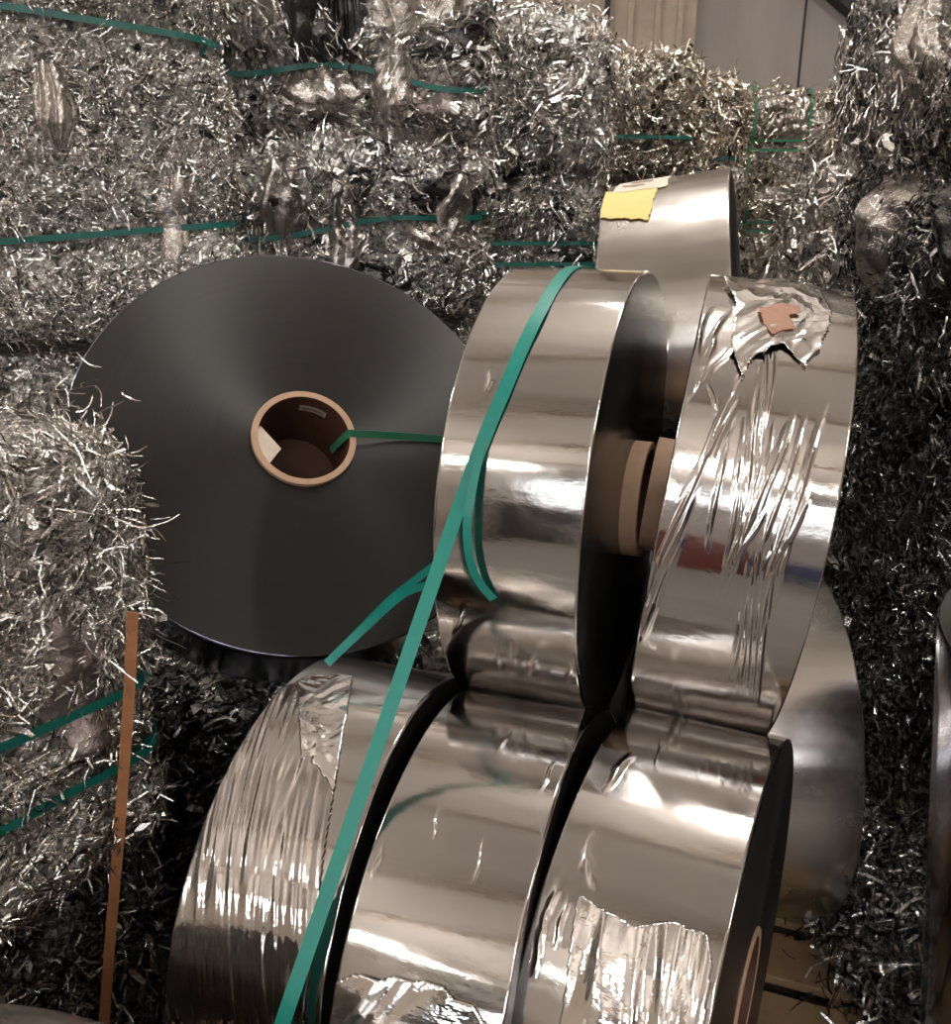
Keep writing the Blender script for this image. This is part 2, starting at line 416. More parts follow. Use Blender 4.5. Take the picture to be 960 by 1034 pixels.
# unseen bright windows and goods, added behind the viewer for bands in reel reflections
def unseen_window(i, x0, x1, z0, z1):
    V, Fa = boxes([(x0, x1, -10.9, -10.86, z0, z1)]); w = mesh('unseen_window_%d' % i, V, Fa, M['day'], None, False); w['kind'] = 'structure'
for i, (x0, x1) in enumerate(((-8.2, -5.4), (-4.8, -2.2), (-1.6, 1.0), (2.0, 4.6))): unseen_window(i+1, x0, x1, 3.7, 4.9)
def goods(name, label, L, m, cat):  # unseen blocks added for dark and coloured bands mirrored in the reels
    V, Fa = boxes(L); o = mesh(name, V, Fa, m, None, False); tag(bevel(o, .02), label, cat); return o
goods('crate', 'dark crate out of view, added for the reel reflections', [(-5.2, -3.8, -6.2, -5.2, FZ, 2.2)], M['rack'], 'crate')
goods('crate', 'pale crate out of view, added for the reel reflections', [(-3.6, -2.4, -6.0, -5.0, FZ, 1.5)], M['palegoods'], 'crate')
goods('crate', 'red crate out of view, added for the reel reflections', [(-1.6, -.7, -4.6, -3.8, FZ, 1.35)], M['cloth'], 'crate')
goods('crate', 'blue crate out of view, added for the reel reflections', [(-.5, .6, -4.8, -4.0, FZ, 1.0)], M['bluegoods'], 'crate')
goods('crate', 'dark tall crate out of view, added for the reel reflections', [(1.0, 2.6, -4.9, -3.9, FZ, 2.0)], M['rack'], 'crate')

# ================================================================== REELS ON THE PALLET
AZ = -.36; af = axis(AZ, 0); nf = np.array([-af[1], af[0], 0])
F0 = np.array([-.26, 1.375, .46]); RR = .4
# pallet
pc = np.array([.20, 1.56, 0]); pal = empty('pallet', (pc[0], pc[1], FZ), AZ)
tag(pal, 'worn wooden pallet under the stacked silver film reels', 'pallet')
for k in range(9):
    y0 = -.78+k*.178; V, Fa = boxes([(-.66, .60, y0, y0+.135, .098, .12)]); bevel(mesh('deck_board', V, Fa, M['wood'], pal, False), .003)
for x in (-.64, -.05, .54):
    V, Fa = boxes([(x, x+.1, -.78, .78, .02, .098)]); bevel(mesh('stringer', V, Fa, M['wood'], pal, False), .003)
for k in (0, 3, 6):
    y0 = -.78+k*.22; V, Fa = boxes([(-.66, .66, y0, y0+.1, 0, .02)]); bevel(mesh('bottom_board', V, Fa, M['wood'], pal, False), .003)

r1 = Reel((-.315, 1.356, .46), -.325, 0, RR, .242)
r2 = Reel((-.061, 1.244, .46), -.357, 0, RR, .230)
r3 = Reel((.203, 1.19, .46), -.476, 0, RR, .240)
rC = Reel((.07, 1.636, 1.125), -.347, -.018, RR, .227)
rT = Reel((.353, 1.576, 1.119), -.264, -.115, RR, .230)
rB = Reel((.388, 2.30, 1.285), -.30, .14, RR, .280)
gz = np.array([.765, 1.83, .46]); ag = axis(-.06, 0)
rG = Reel(gz-ag*.27, -.06, 0, RR, .27)
rH = Reel((.15, 2.13, .46), -.30, 0, RR, .26)
def PX(rl, rows, wd, h):
    out = []
    for x0, y0, x1, y1 in rows:
        t0, s0 = rl.hit(x0, y0); t1, s1 = rl.hit(x1, y1); out.append((t0, s0, t1, s1, wd*random.uniform(.7, 1.3), h*random.uniform(.6, 1.3)))
    return out
# front row
L = PX(r1, [(230, 760, 215, 900), (300, 700, 260, 760), (345, 900, 245, 1030), (300, 950, 255, 1034), (330, 860, 270, 960), (285, 790, 240, 850), (310, 850, 290, 930), (240, 840, 230, 930),
            (205, 870, 195, 960), (260, 980, 230, 1034), (262, 740, 258, 800), (275, 790, 290, 850), (200, 920, 182, 990), (235, 930, 205, 1020), (315, 960, 300, 1034)], .006, .0035)
L += PX(r1, [(random.uniform(195, 300), y, random.uniform(185, 310), y+random.uniform(25, 60)) for y in np.linspace(730, 960, 26)], .005, .002)
t1, _, _ = make_reel(r1, 'silver film reel, leftmost of the bottom three, crumpled loose film over its left half', disp=crease_fn(L))
film_patch(r1, t1, 'film_tail', [(300, 690), (322, 682), (357, 684), (352, 720), (345, 760), (338, 800), (322, 780), (304, 765)], M['film_loose'], .0005, .004, .0022, 3, 8, 30, label='bright crumpled strip of torn film')
film_patch(r1, t1, 'film_tail', [(296, 690), (318, 680), (338, 800), (322, 930), (308, 1060), (120, 1060), (130, 900), (170, 800), (232, 720)], M['film'], .0002, .0016, .0024, 5, 14, 55, dirw=.3, label='loosely wrapped dull film layer')
L = PX(r2, [(525, 725, 500, 765), (492, 840, 478, 895), (560, 770, 545, 800), (445, 815, 438, 850), (388, 850, 375, 890), (545, 960, 530, 1010), (600, 745, 585, 790), (590, 760, 575, 800), (563, 800, 552, 850), (556, 815, 545, 860)], .004, .0018)
t2, _, _ = make_reel(r2, 'smooth silver film reel in the middle of the bottom row', disp=crease_fn(L))
film_patch(r2, t2, 'film_tail', [(338, 990), (365, 984), (400, 984), (430, 988), (440, 996), (462, 1004), (480, 1015), (492, 1034), (500, 1060), (330, 1060)], M['film_loose'], .0004, .0035, .0024, 8, 7, 30, dirw=-.5, label='creased end of the film wrap')
L = PX(r3, [(668, 742, 662, 780), (575, 905, 560, 960), (565, 890, 552, 930), (640, 760, 610, 800), (590, 850, 600, 900), (600, 840, 585, 880), (555, 905, 545, 960), (550, 930, 538, 990)], .006, .003)
L += PX(r3, [(x, 738+random.uniform(-2, 6), x+random.uniform(-8, 8), 790) for x in np.linspace(705, 745, 8)], .003, .0012)
t3, _, _ = make_reel(r3, 'wide silver film reel at the right end of the bottom row', disp=crease_fn(L))
film_patch(r3, t3, 'film_tail', [(584, 905), (600, 912), (640, 935), (665, 930), (690, 935), (715, 938), (720, 975), (712, 1060), (560, 1060), (572, 1000), (578, 950)], M['film_loose'], .001, .013, .0022, 12, 4, 20, dirw=.12, label='torn crinkled film flap')
# dark second face towards the right is the reel side; upright reels above
L = PX(rC, [(497, 370, 493, 395), (465, 500, 466, 520), (545, 650, 530, 690), (520, 640, 515, 690), (470, 610, 455, 640), (580, 640, 572, 700), (500, 640, 508, 690)], .006, .002)
tC, _, _ = make_reel(rC, 'upright silver film reel with the green strap over it, centre of the stack', disp=crease_fn(L), core_out=(.0, .030), side='side_shiny')
# big diagonal wrinkles on the right upright reel
rows = [(772, 352, 764, 470), (780, 350, 770, 440), (765, 380, 752, 500), (730, 415, 668, 560), (742, 405, 690, 500), (735, 420, 715, 545), (750, 430, 742, 500), (800, 425, 770, 510), (810, 430, 772, 545),
        (828, 425, 770, 600), (815, 455, 760, 620), (790, 440, 752, 540), (775, 470, 742, 565), (770, 520, 740, 570), (815, 505, 780, 570), (668, 560, 652, 610), (700, 500, 655, 600), (690, 540, 650, 640),
        (765, 560, 752, 690), (772, 560, 758, 700), (780, 550, 764, 700), (760, 580, 745, 690), (750, 600, 738, 690), (785, 560, 770, 640), (740, 420, 725, 460), (757, 420, 750, 470), (690, 700, 700, 735), (680, 690, 690, 735)]
rows = [(x0-(x1-x0)*.15, y0-(y1-y0)*.15, x1+(x1-x0)*.15, y1+(y1-y0)*.15) for x0, y0, x1, y1 in rows]
L = PX(rT, rows, .0052, .0034)
L += PX(rT, [(x, y, x-random.uniform(15, 45), y+random.uniform(60, 140)) for x, y in [(random.uniform(745, 800), random.uniform(400, 560)) for _ in range(10)]], .004, .002)
L += PX(rT, [(random.uniform(700, 770), y, random.uniform(690, 760), y+40) for y in np.linspace(300, 380, 12)], .006, .003)
tT, _, _ = make_reel(rT, 'upright silver film reel with long diagonal wrinkles, right of the strapped one', disp=crease_fn(L), core_out=(.033, .0), side='side_shiny', n_s=170)
film_patch(rT, tT, 'film_tail', [(728, 285), (762, 288), (790, 286), (828, 298), (840, 322), (828, 352), (812, 372), (790, 352), (760, 362), (748, 385), (735, 350), (742, 315)], M['film_loose'], .001, .008, .0022, 21, 7, 34, label='crumpled torn patch of film')
lab = film_patch(rT, tT, 'torn_label', [(762, 316), (805, 314), (806, 322), (796, 326), (803, 338), (776, 343), (768, 332)], M['gluetape'], .0078, .002, .002, 31, 10, 30, label='torn brown paper label')
tB, _, _ = make_reel(rB, 'tilted silver film reel with yellow note, standing furthest back', mats=M['film_old'])
tG, _, _ = make_reel(rG, 'silver film reel low at the right behind the stack, touching dark bales', mats=M['film_old'])
tH, _, _ = make_reel(rH, 'silver film reel mostly hidden behind the stack, seen between the upright reels', fine=False)
film_patch(rB, tB, 'yellow_note', [(610, 195), (664, 191), (660, 207), (655, 224), (627, 222.5), (598, 221), (602, 207)], M['yellow'], .0006, .0004, .003, 41, 3, 6, label='plain yellow paper note')
wl = film_patch(rB, tB, 'paper_label', [(626, 184.5), (678, 176.5), (674, 190), (645, 194), (618, 196)], M['white'], .0016, .0004, .003, 42, 3, 6, label='pale paper label with faded print')
film_patch(rB, wl, 'print', [(638, 185.5), (661, 182), (660, 185), (637, 188)], M['ink'], .003, .0001, .0012, 43, 3, 6)
film_patch(rB, wl, 'print', [(628, 190), (651, 187.5), (651, 189), (628, 191.5)], M['ink'], .003, .0001, .0012, 44, 3, 6)

# ================================================================== BIG DARK REEL
rD = Reel((-.355, 1.80, 1.173), -1.184, .672, .458, .24)
mD = rD.M @ Matrix.Translation((0, 0, -.24)); rD.M = mD; rD.Mi = mD.inverted()
tD, wD, cD = make_reel(rD, 'big dark film reel leaning back with its flat face and brown core showing', fine=False, core_out=(0, .012), mats=M['film_blue'], Rc=.107)
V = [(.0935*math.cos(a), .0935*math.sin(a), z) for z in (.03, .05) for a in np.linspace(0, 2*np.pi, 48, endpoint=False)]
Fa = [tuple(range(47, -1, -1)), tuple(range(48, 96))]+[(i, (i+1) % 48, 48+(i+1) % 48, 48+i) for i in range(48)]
mesh('core_dark_disc', V, Fa, M['card_in'], tD, False)  # added disc closing the tube so its inside looks dark
# things stuck inside its core
A = np.linspace(2.55, 3.35, 14)
def core_label(name, a0, a1, z0, z1, m, r=.0925, cut=0, parent=cD):
    A = np.linspace(a0, a1, 16); Z = np.linspace(z0, z1, 6); V = []
    for i, a in enumerate(A):
        for z in Z:
            k = i/15; zz = z0+(z-z0)*(1-cut*k); V.append((r*math.cos(a), r*math.sin(a), zz))
    return mesh(name, V, grid_faces(16, 6, flip=True), m, parent, True)
w = rD.w+.012
k = core_label('grey_label', -.75, -.12, w-.035, w-.058, M['ink'])
core_label('print', -.69, -.18, w-.042, w-.051, M['ink2'], r=.0915, parent=k)

# ================================================================== BALES
def rbox(P, half, r):
    inner = np.clip(P, -(half-r), half-r); d = P-inner; l = np.linalg.norm(d, axis=1)[:, None]+1e-9; n = d/l
    return inner+n*r, n
def bale(name, label, fl, rz, w, d, h, straps=(), seed=1, dens=7000, slen=.07, swid=.005, wide=.12, mat_s='shred', mat_b='bale', faces='front,left,right,top', droop=.5, group=None,
         strap_m='bgreen', vstraps=(), amp=.035, bulge=.05, sag=0, res=.011, loose=.012, cat='bale', tilt=0, jit=.42, lump=1.7, strap_off=.022):
    # fl: world position of the bottom centre of the front face; local -Y faces out
    fl = np.array(fl, float); n = np.array([math.sin(rz), -math.cos(rz), 0]); base = fl-n*d/2
    t = empty(name, tuple(base), rz); tag(t, label, cat, group or 'bales of shredded silver film')
    if tilt: t.rotation_euler = (0, tilt, rz)
    half = np.array([w/2, d/2, h/2]); r = min(.09, h*.2)
    W = Waves(seed, 18, 1.6, 9); W2 = Waves(seed+50, 10, .8, 2.2)
    sts = [(s if isinstance(s, tuple) else (s, 0)) for s in straps]; zs = [s[0]-h/2 for s in sts]
    def surf(P):
        Q, nn = rbox(P, half, r)
        side = 1-np.abs(nn[:, 2])
        b = bulge*np.ones(len(P))
        if zs:
            dz = np.min([np.abs(P[:, 2]-z-sl*P[:, 0]/half[0]) for z, (_, sl) in zip(zs, sts)], axis=0); b = b*(1-.95*np.exp(-(dz/.07)**2))
        if vstraps:
            dx = np.min([np.abs(P[:, 0]-x) for x in vstraps], axis=0); b = b*(1-.6*np.exp(-(dx/.05)**2))
        Q = Q+nn*((b*side + amp*W.fold(Q) + amp*lump*W2.smooth(Q))[:, None])
        return Q, nn
    Vs, Fs, off = [], [], 0
    def face_pts(fc, u, v):
        s = {'front': (0, -1, 2), 'back': (0, 1, 2), 'left': (1, -1, 2), 'right': (1, 1, 2), 'top': (0, 1, 1), 'bottom': (0, -1, 1)}[fc]
        P = np.zeros((len(u), 3)); ax = {'front': 1, 'back': 1, 'left': 0, 'right': 0, 'top': 2, 'bottom': 2}[fc]
        ua, va = [(0, 2), (0, 2), (1, 2), (1, 2), (0, 1), (0, 1)][['front', 'back', 'left', 'right', 'top', 'bottom'].index(fc)]
        P[:, ax] = s[1]*half[ax]; P[:, ua] = u*half[ua]; P[:, va] = v*half[va]
        return P, ax, ua, va
    for fc in ('front', 'back', 'left', 'right', 'top', 'bottom'):
        rs = res if fc in faces else .12
        ax = {'front': 1, 'back': 1, 'left': 0, 'right': 0, 'top': 2, 'bottom': 2}[fc]
        ua, va = [a for a in (0, 1, 2) if a != ax]
        nu, nv = max(3, int(2*half[ua]/rs)), max(3, int(2*half[va]/rs))
        U, Vv = np.meshgrid(np.linspace(-1, 1, nu), np.linspace(-1, 1, nv), indexing='ij')
        P, *_ = face_pts(fc, U.ravel(), Vv.ravel()); Q, nq = surf(P); Q[:, 2] += h/2
        if fc in faces: Q = Q+nq*(rng.normal(size=len(Q))*jit*rs)[:, None]+rng.normal(size=Q.shape)*rs*.22
        fl_ = fc in ('back', 'left', 'top')
        Vs.append(Q); Fs.append(grid_faces(nu, nv, off=off, flip=(fc in ('back', 'left', 'bottom')))); off += len(Q)
    mesh('compacted_film', np.concatenate(Vs), np.concatenate(Fs), M[mat_b], t, False)
    # shreds
    if dens:
        SV, SF, ST, so = [], [], [], 0
        for fc in faces.split(','):
            ax = {'front': 1, 'left': 0, 'right': 0, 'top': 2}[fc]; ua, va = [a for a in (0, 1, 2) if a != ax]
            area = 4*half[ua]*half[va]; n_ = int(area*dens*(.35 if fc == 'top' else 1))
            u, v = rng.uniform(-1, 1, n_), rng.uniform(-1, 1, n_)
            if fc != 'top' and zs:
                ok = np.min([np.abs(P0z) for P0z in [v*half[2]-z-(sl*u if fc == 'front' else sl) for z, (_, sl) in zip(zs, sts)]], axis=0) > .018; u, v = u[ok], v[ok]; n_ = len(u)
            P, *_ = face_pts(fc, u, v); Q, nn = surf(P)
            clump = W2.smooth(Q*3)
            isw = rng.random(n_) < wide
            wd = np.where(isw, swid*rng.uniform(2.0, 6, n_), swid*rng.lognormal(0, .35, n_))
            ln = np.where(isw, slen*rng.uniform(.8, 1.5, n_), np.minimum(slen*rng.lognormal(0, .5, n_), slen*2))
            flow = np.stack([np.sin(3*Q[:, 1]+2*Q[:, 2]+seed), np.cos(3*Q[:, 0]+seed), np.cos(4*Q[:, 0]+2*Q[:, 1])], 1)
            T = rng.normal(size=(n_, 3))*.75+flow*.5; T[:, 2] -= droop*(1 if fc != 'top' else .2)
            T -= nn*(T*nn).sum(1)[:, None]*.85; T /= np.linalg.norm(T, axis=1)[:, None]
            Wd = np.cross(nn, T); Wd /= np.linalg.norm(Wd, axis=1)[:, None]+1e-9
            tw = rng.normal(size=n_)*.75; Wd = Wd*np.cos(tw)[:, None]+nn*np.sin(tw)[:, None]
            K = 4; cur = Q+nn*(rng.random(n_)**2.0*loose+.002)[:, None]
            rows = []; curl = rng.normal(size=(n_, 3))*.45-nn*.12; tws = rng.normal(size=n_)*.5
            for k in range(K+1):
                tap = wd*(1-.35*(k == K))*.5
                rows.append(cur-Wd*tap[:, None]); rows.append(cur+Wd*tap[:, None])
                cur = cur+T*(ln/K)[:, None]
                T = T+curl*.3+rng.normal(size=(n_, 3))*.3; T[:, 2] -= droop*.12
                T /= np.linalg.norm(T, axis=1)[:, None]
                B = np.cross(T, Wd); Wd = Wd*np.cos(tws*.6)[:, None]+B*np.sin(tws*.6)[:, None]
                Wd -= T*(Wd*T).sum(1)[:, None]; Wd /= np.linalg.norm(Wd, axis=1)[:, None]+1e-9
            A_ = np.stack(rows, 1); A_[:, :, 2] += h/2
            nvp = 2*(K+1); b0 = np.arange(n_)[:, None]*nvp
            for k in range(K): SF.append(np.stack([b0[:, 0]+2*k, b0[:, 0]+2*k+1, b0[:, 0]+2*k+3, b0[:, 0]+2*k+2], 1)+so)
            SV.append(A_.reshape(-1, 3)); tone = np.clip(rng.normal(.62, .3, n_)+clump*.12, 0, .95)
            ST.append(np.repeat(tone, nvp)); so += n_*nvp
        s = mesh('film_shreds', np.concatenate(SV), np.concatenate(SF), M[mat_s], t, False, tone=np.concatenate(ST)); s['kind'] = 'stuff'
    # straps
    for z, (_, sl) in zip(zs, sts):
        pts, wn = [], []
        per = [('front', np.linspace(-1, 1, 26)), ('right', np.linspace(-1, 1, 12)), ('back', np.linspace(1, -1, 8)), ('left', np.linspace(1, -1, 12))]
        for fc, uu in per:
            P, *_ = face_pts(fc, uu, (z+sl*{'front': uu, 'back': uu, 'right': 1, 'left': -1}[fc])/half[2]*np.ones(len(uu))); Q, nn = rbox(P, half, r)
            P2, n2 = surf(P)
            off_ = ((P2-Q)*nn).sum(1); off_ = np.convolve(np.r_[off_[:1], off_, off_[-1:]], [.25, .5, .25], 'same')[1:-1]
            Q = Q+nn*(np.maximum(off_, -.004)+strap_off)[:, None]; Q[:, 2] += h/2+sag*np.sin(uu*4+seed)*(fc == 'front')
            pts += list(Q); wn += [(0, .0, 1)]*len(Q)
        pts.append(pts[0]); wn.append(wn[0])
        ribbon('strap', pts, wn, .016, .0012, M[strap_m], t, 2)
    for x in vstraps:
        vv = np.linspace(-1, 1, 16); P, *_ = face_pts('front', np.full(16, x/half[0]), vv); Q, nn = surf(P); Q = Q+nn*.05
        P, *_ = face_pts('top', np.full(10, x/half[0]), np.linspace(-1, 1, 10)); Qt, nt_ = surf(P); Qt = Qt+nt_*.05
        pts = np.concatenate([Q, Qt]); pts[:, 2] += h/2
        ribbon('strap', pts, np.repeat([[1., 0, 0]], len(pts), 0), .022, .0012, M[strap_m], t, 2)
    t['_s'] = 0; del t['_s']
    return t, surf, half, h
def fold_part(b, u0, u1, z0, z1, m='fold', seed=0, out=.03, pleats=7, ang=0.0, nm='film_fold', gather=0, label=None, rnd=True):
    # a loose pleated sheet of film lying on the bale's front; u in -1..1 across, z from the bale's foot
    t, surf, half, h = b
    nu, nv = 60, 60
    U, Zz = np.meshgrid(np.linspace(-1, 1, nu), np.linspace(-1, 1, nv), indexing='ij')
    W = Waves(seed+200, 14, 2.5, 16)
    rr = 1-(np.abs(U)**2.4+np.abs(Zz)**2.4)*.55 if rnd else np.ones(U.shape)
    gx = U*(1-gather*np.abs(Zz)**1.5)+ang*Zz
    u = (u0+u1)/2+(u1-u0)/2*gx*(1+.08*np.sin(Zz*7+seed)); z = (z0+z1)/2+(z1-z0)/2*Zz*(1+.1*np.sin(U*5+seed))
    P = np.stack([np.clip(u.ravel(), -1, 1)*half[0], np.full(u.size, -half[1]), z.ravel()-h/2], 1)
    Q, nn = rbox(P, half, .05); S_, _ = surf(P); base = ((S_-Q)*nn).sum(1)
    pl = np.abs(np.sin((U*pleats+.6*np.sin(Zz*2+seed))*1.57)).ravel()
    hump = np.clip(rr, 0, 1).ravel()
    dd = base*.9-.02+(out+.035)*hump*(.75+.2*pl+.4*W.fold(Q*.8)+.12*W.fold(Q*2.5+3))
    V = Q+nn*dd[:, None]; V[:, 2] += h/2
    o = mesh(nm, V, grid_faces(nu, nv), M[m], t, True)
    so = o.modifiers.new('thickness', 'SOLIDIFY'); so.thickness = .0006
    if label: o['label'] = label
    return o
Z0 = FZ
def stack(tiers, pos, rz, w, d, labels, seeds, kw):
    out = []
    for k, ((za, zb), lb) in enumerate(zip(tiers, labels)):
        q = dict(kw); q.update(seeds[k]) if isinstance(seeds[k], dict) else None
        out.append(bale('film_bale', lb, (pos[0], pos[1], za), rz, w, d, zb-za, **q))
    return out
G = None
TI = [(Z0, .65), (.65, 1.28), (1.28, 1.85), (1.85, 2.45)]
# left column behind the big dark reel
lx = (-1.14, 2.47)
B_L1 = stack([TI[0], TI[1], (1.28, 2.45)], lx, .28, .94, .7, ['silver film bale at the foot of the left column, behind the dark reel', 'silver film bale hidden low behind the left rim of the dark reel',
     'tall fine shredded silver bale at the upper left, two green straps, above the dark reel'],
     [dict(seed=1, dens=0), dict(seed=2, dens=6000, faces='front,right', straps=(.3,)), dict(seed=3, straps=((.28, .035), (.82, -.05)))],
     dict(dens=13000, slen=.03, swid=.003, wide=.02, faces='front,right', amp=.024, bulge=.045, res=.007, loose=.01))
B_L2 = stack(TI, (-.39, 3.02), .16, .86, .6, ['silver film bale at the foot of the second column from the left', 'silver film bale second from the floor, second column from the left',
     'bulging silver bale with a green strap just above the dark reel', 'bulging silver bale with a wavy green strap at the top of the second column'],
     [dict(seed=5, dens=0), dict(seed=6, straps=(.3,)), dict(seed=7, straps=((.31, .04),), sag=.012), dict(seed=8, straps=((.18, -.02),), sag=.022)],
     dict(dens=5000, slen=.05, swid=.0045, wide=.1, faces='front,right', amp=.045, bulge=.05, loose=.02))
B_L3 = stack([(Z0, .62), (.62, 1.2), (1.2, 1.8), (1.8, 2.36)], (.17, 3.72), .12, .64, .8, ['shredded silver bale low in the third column from the left', 'shredded silver bale second from the floor in the third column',
     'shredded silver bale with two loose green straps behind the strapped reel', 'shredded silver bale on top of the third column, corner against the wall'],
     [dict(seed=9, dens=0), dict(seed=10, dens=3000), dict(seed=11, straps=(.24, .32)), dict(seed=12)],
     dict(dens=6000, slen=.06, swid=.0045, wide=.05, faces='front,right,top', amp=.04, bulge=.06, loose=.04, droop=.9))
B_L4 = stack([(Z0, .62), (.62, 1.2), (1.2, 1.8), (1.8, 2.38)], (.78, 4.75), .1, .62, .8, ['silver bale low in the fourth column, behind the yellow-note reel', 'silver bale second from the floor behind the yellow-note reel',
     'silver bale third from the floor behind the yellow-note reel', 'glittering silver bale on top of the fourth column behind the yellow note'],
     [dict(seed=13, dens=0), dict(seed=14, dens=0), dict(seed=15), dict(seed=16, straps=(.2,))],
     dict(dens=5000, slen=.06, swid=.006, wide=.1, faces='front,right,top', amp=.05, bulge=.05, loose=.04, mat_s='shred_warm'))
B_L5 = stack([(Z0, .9), (.9, 1.7), (1.7, 2.40)], (1.30, 5.55), .1, .46, .8, ['silver bale low in the fifth column from the left', 'silver bale at middle height of the fifth column', 'silver bale topping the fifth column beside the far strapped bales'],
     [dict(seed=17, dens=0), dict(seed=18), dict(seed=19, straps=(.25,))],
     dict(dens=4000, slen=.08, swid=.007, wide=.1, faces='front,right,top', amp=.05, bulge=.05, loose=.05, droop=.9, mat_s='shred_warm'))
B_C = stack([(Z0, .6), (.6, 1.2), (1.2, 1.82), (1.82, 2.46)], (2.08, 6.6), 0, .84, .8, ['far silver bale at the end of the aisle, lowest', 'far silver bale at the end of the aisle, second from the floor',
     'far silver bale with crossing green straps, under the topmost one', 'topmost far silver bale with crossing green straps against the wall'],
     [dict(seed=20, dens=0), dict(seed=21), dict(seed=22, straps=(.34, .40)), dict(seed=23, straps=(.25, .31))],
     dict(dens=1800, slen=.07, swid=.008, wide=.1, strap_off=.045, faces='front,top', amp=.05, bulge=.06, loose=.05, droop=.3, mat_s='shred_warm', vstraps=(-.2, .2), strap_m='dgreen'))
# right wall of bales along the aisle: their fronts face left
def R(label, y, x, z0, z1, wy, **kw):
    return bale('film_bale', label, (x, y, z0), -math.pi/2-.09, wy, .8, z1-z0, **kw)
kr = dict(faces='front,left,top', amp=.05, bulge=.05, loose=.035)
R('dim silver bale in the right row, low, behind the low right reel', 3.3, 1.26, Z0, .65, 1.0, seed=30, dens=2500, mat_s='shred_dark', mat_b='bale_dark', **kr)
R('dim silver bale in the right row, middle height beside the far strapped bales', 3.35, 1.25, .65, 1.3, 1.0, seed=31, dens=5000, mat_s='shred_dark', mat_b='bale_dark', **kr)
R('silver bale in the right row next to the far strapped bales', 3.4, 1.24, 1.3, 1.8, 1.0, seed=32, dens=7000, slen=.08, swid=.006, **kr)
R('feathery silver bale topping the right row below the wall brace', 3.5, 1.42, 1.8, 2.2, .8, seed=33, dens=8000, slen=.1, swid=.006, droop=.9, mat_s='shred_warm', **kr)
R('silver bale further along the right row', 5.0, 1.85, 1.3, 2.1, 1.4, seed=34, dens=3500, slen=.1, swid=.008, **kr)
R('silver bale further along the right row, lower', 5.0, 1.85, Z0, 1.3, 1.4, seed=35, dens=0, **kr)
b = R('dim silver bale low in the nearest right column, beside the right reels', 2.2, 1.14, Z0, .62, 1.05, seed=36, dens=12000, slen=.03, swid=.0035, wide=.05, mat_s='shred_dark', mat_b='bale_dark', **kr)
b = R('dim bale at middle height of the nearest right column, rough shade-darkened shreds', 2.2, 1.12, .62, 1.2, 1.05, seed=37, dens=12000, slen=.035, swid=.0035, mat_s='shred_dark', mat_b='bale_dark', wide=.05, **kr)
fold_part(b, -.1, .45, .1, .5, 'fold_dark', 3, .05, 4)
b = R('dim bale with a rounded film fold, right of the wrinkled reel top', 2.2, 1.10, 1.2, 1.75, 1.05, seed=38, dens=11000, slen=.04, swid=.0038, wide=.05, mat_s='shred_dark', mat_b='bale_dark', **kr)
fold_part(b, -.72, -.1, .18, .56, 'fold', 5, .07, 3, ang=.2)
fold_part(b, .0, .75, .15, .6, 'fold_dark', 6, .06, 4)
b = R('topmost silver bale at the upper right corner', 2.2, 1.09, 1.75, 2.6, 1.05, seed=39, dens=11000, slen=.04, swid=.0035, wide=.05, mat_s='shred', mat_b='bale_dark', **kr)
fold_part(b, -.4, .2, .1, .5, 'fold', 7, .06, 5)
fold_part(b, .2, .9, .0, .6, 'fold_dark', 8, .06, 5)
# near left column
fr = (.6, .8); cx, cy = -.555, 1.40; wF = 1.0; pos = (cx-.6*wF/2, cy-.8*wF/2)
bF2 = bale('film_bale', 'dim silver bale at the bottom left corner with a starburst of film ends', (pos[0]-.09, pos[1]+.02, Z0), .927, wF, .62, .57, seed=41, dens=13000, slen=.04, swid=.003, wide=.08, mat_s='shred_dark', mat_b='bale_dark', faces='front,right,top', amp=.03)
bF1 = bale('film_bale', 'nearest left bale with two green straps and shreds hanging off its corner', (pos[0], pos[1], .52), .927, wF, .62, .78, seed=42, straps=(.20, .33), dens=19000, slen=.04, swid=.0026, wide=.03, mat_s='shred', faces='front,right,top', amp=.03, loose=.02, res=.008)
fold_part(bF1, .60, .80, .20, .52, 'fold_rose', 9, .015, 1, nm='film_sheet', rnd=True)
# bale under the dark reel
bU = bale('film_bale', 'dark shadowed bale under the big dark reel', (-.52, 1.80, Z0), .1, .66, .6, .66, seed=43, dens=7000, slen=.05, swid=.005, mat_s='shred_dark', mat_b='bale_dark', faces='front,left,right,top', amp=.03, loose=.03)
# folds of unshredded film on the second column
fold_part(B_L2[3], -.48, -.02, .2, .66, 'fold_dark', 11, .07, 2, gather=.25)
fold_part(B_L2[3], -.55, .12, .04, .2, 'fold', 51, .045, 3, gather=.3)
fold_part(B_L2[3], .45, .85, .04, .2, 'fold_rose', 52, .035, 2)
fold_part(B_L2[3], -.2, .15, .22, .6, 'fold_dark', 12, .05, 5, gather=.3)
fold_part(B_L2[3], .15, .5, .04, .28, 'fold', 13, .045, 2, gather=.3)
fold_part(B_L2[3], .1, .6, .26, .58, 'fold', 14, .055, 2, gather=.3)
fold_part(B_L2[2], -.7, -.35, .2, .56, 'fold', 15, .06, 2, gather=.4)
fold_part(B_L2[2], -.25, .05, .0, .4, 'fold', 16, .05, 2, gather=.3)
fold_part(B_C[3], -.6, .6, .3, .62, 'fold', 17, .08, 9, gather=-.2)
fold_part(B_C[2], -.3, .3, .05, .4, 'fold', 18, .06, 5)
fold_part(B_L5[2], -.9, -.1, .1, .6, 'fold_dark', 19, .06, 4)
fold_part(B_L3[3], -.8, -.3, .0, .5, 'fold', 20, .06, 4)

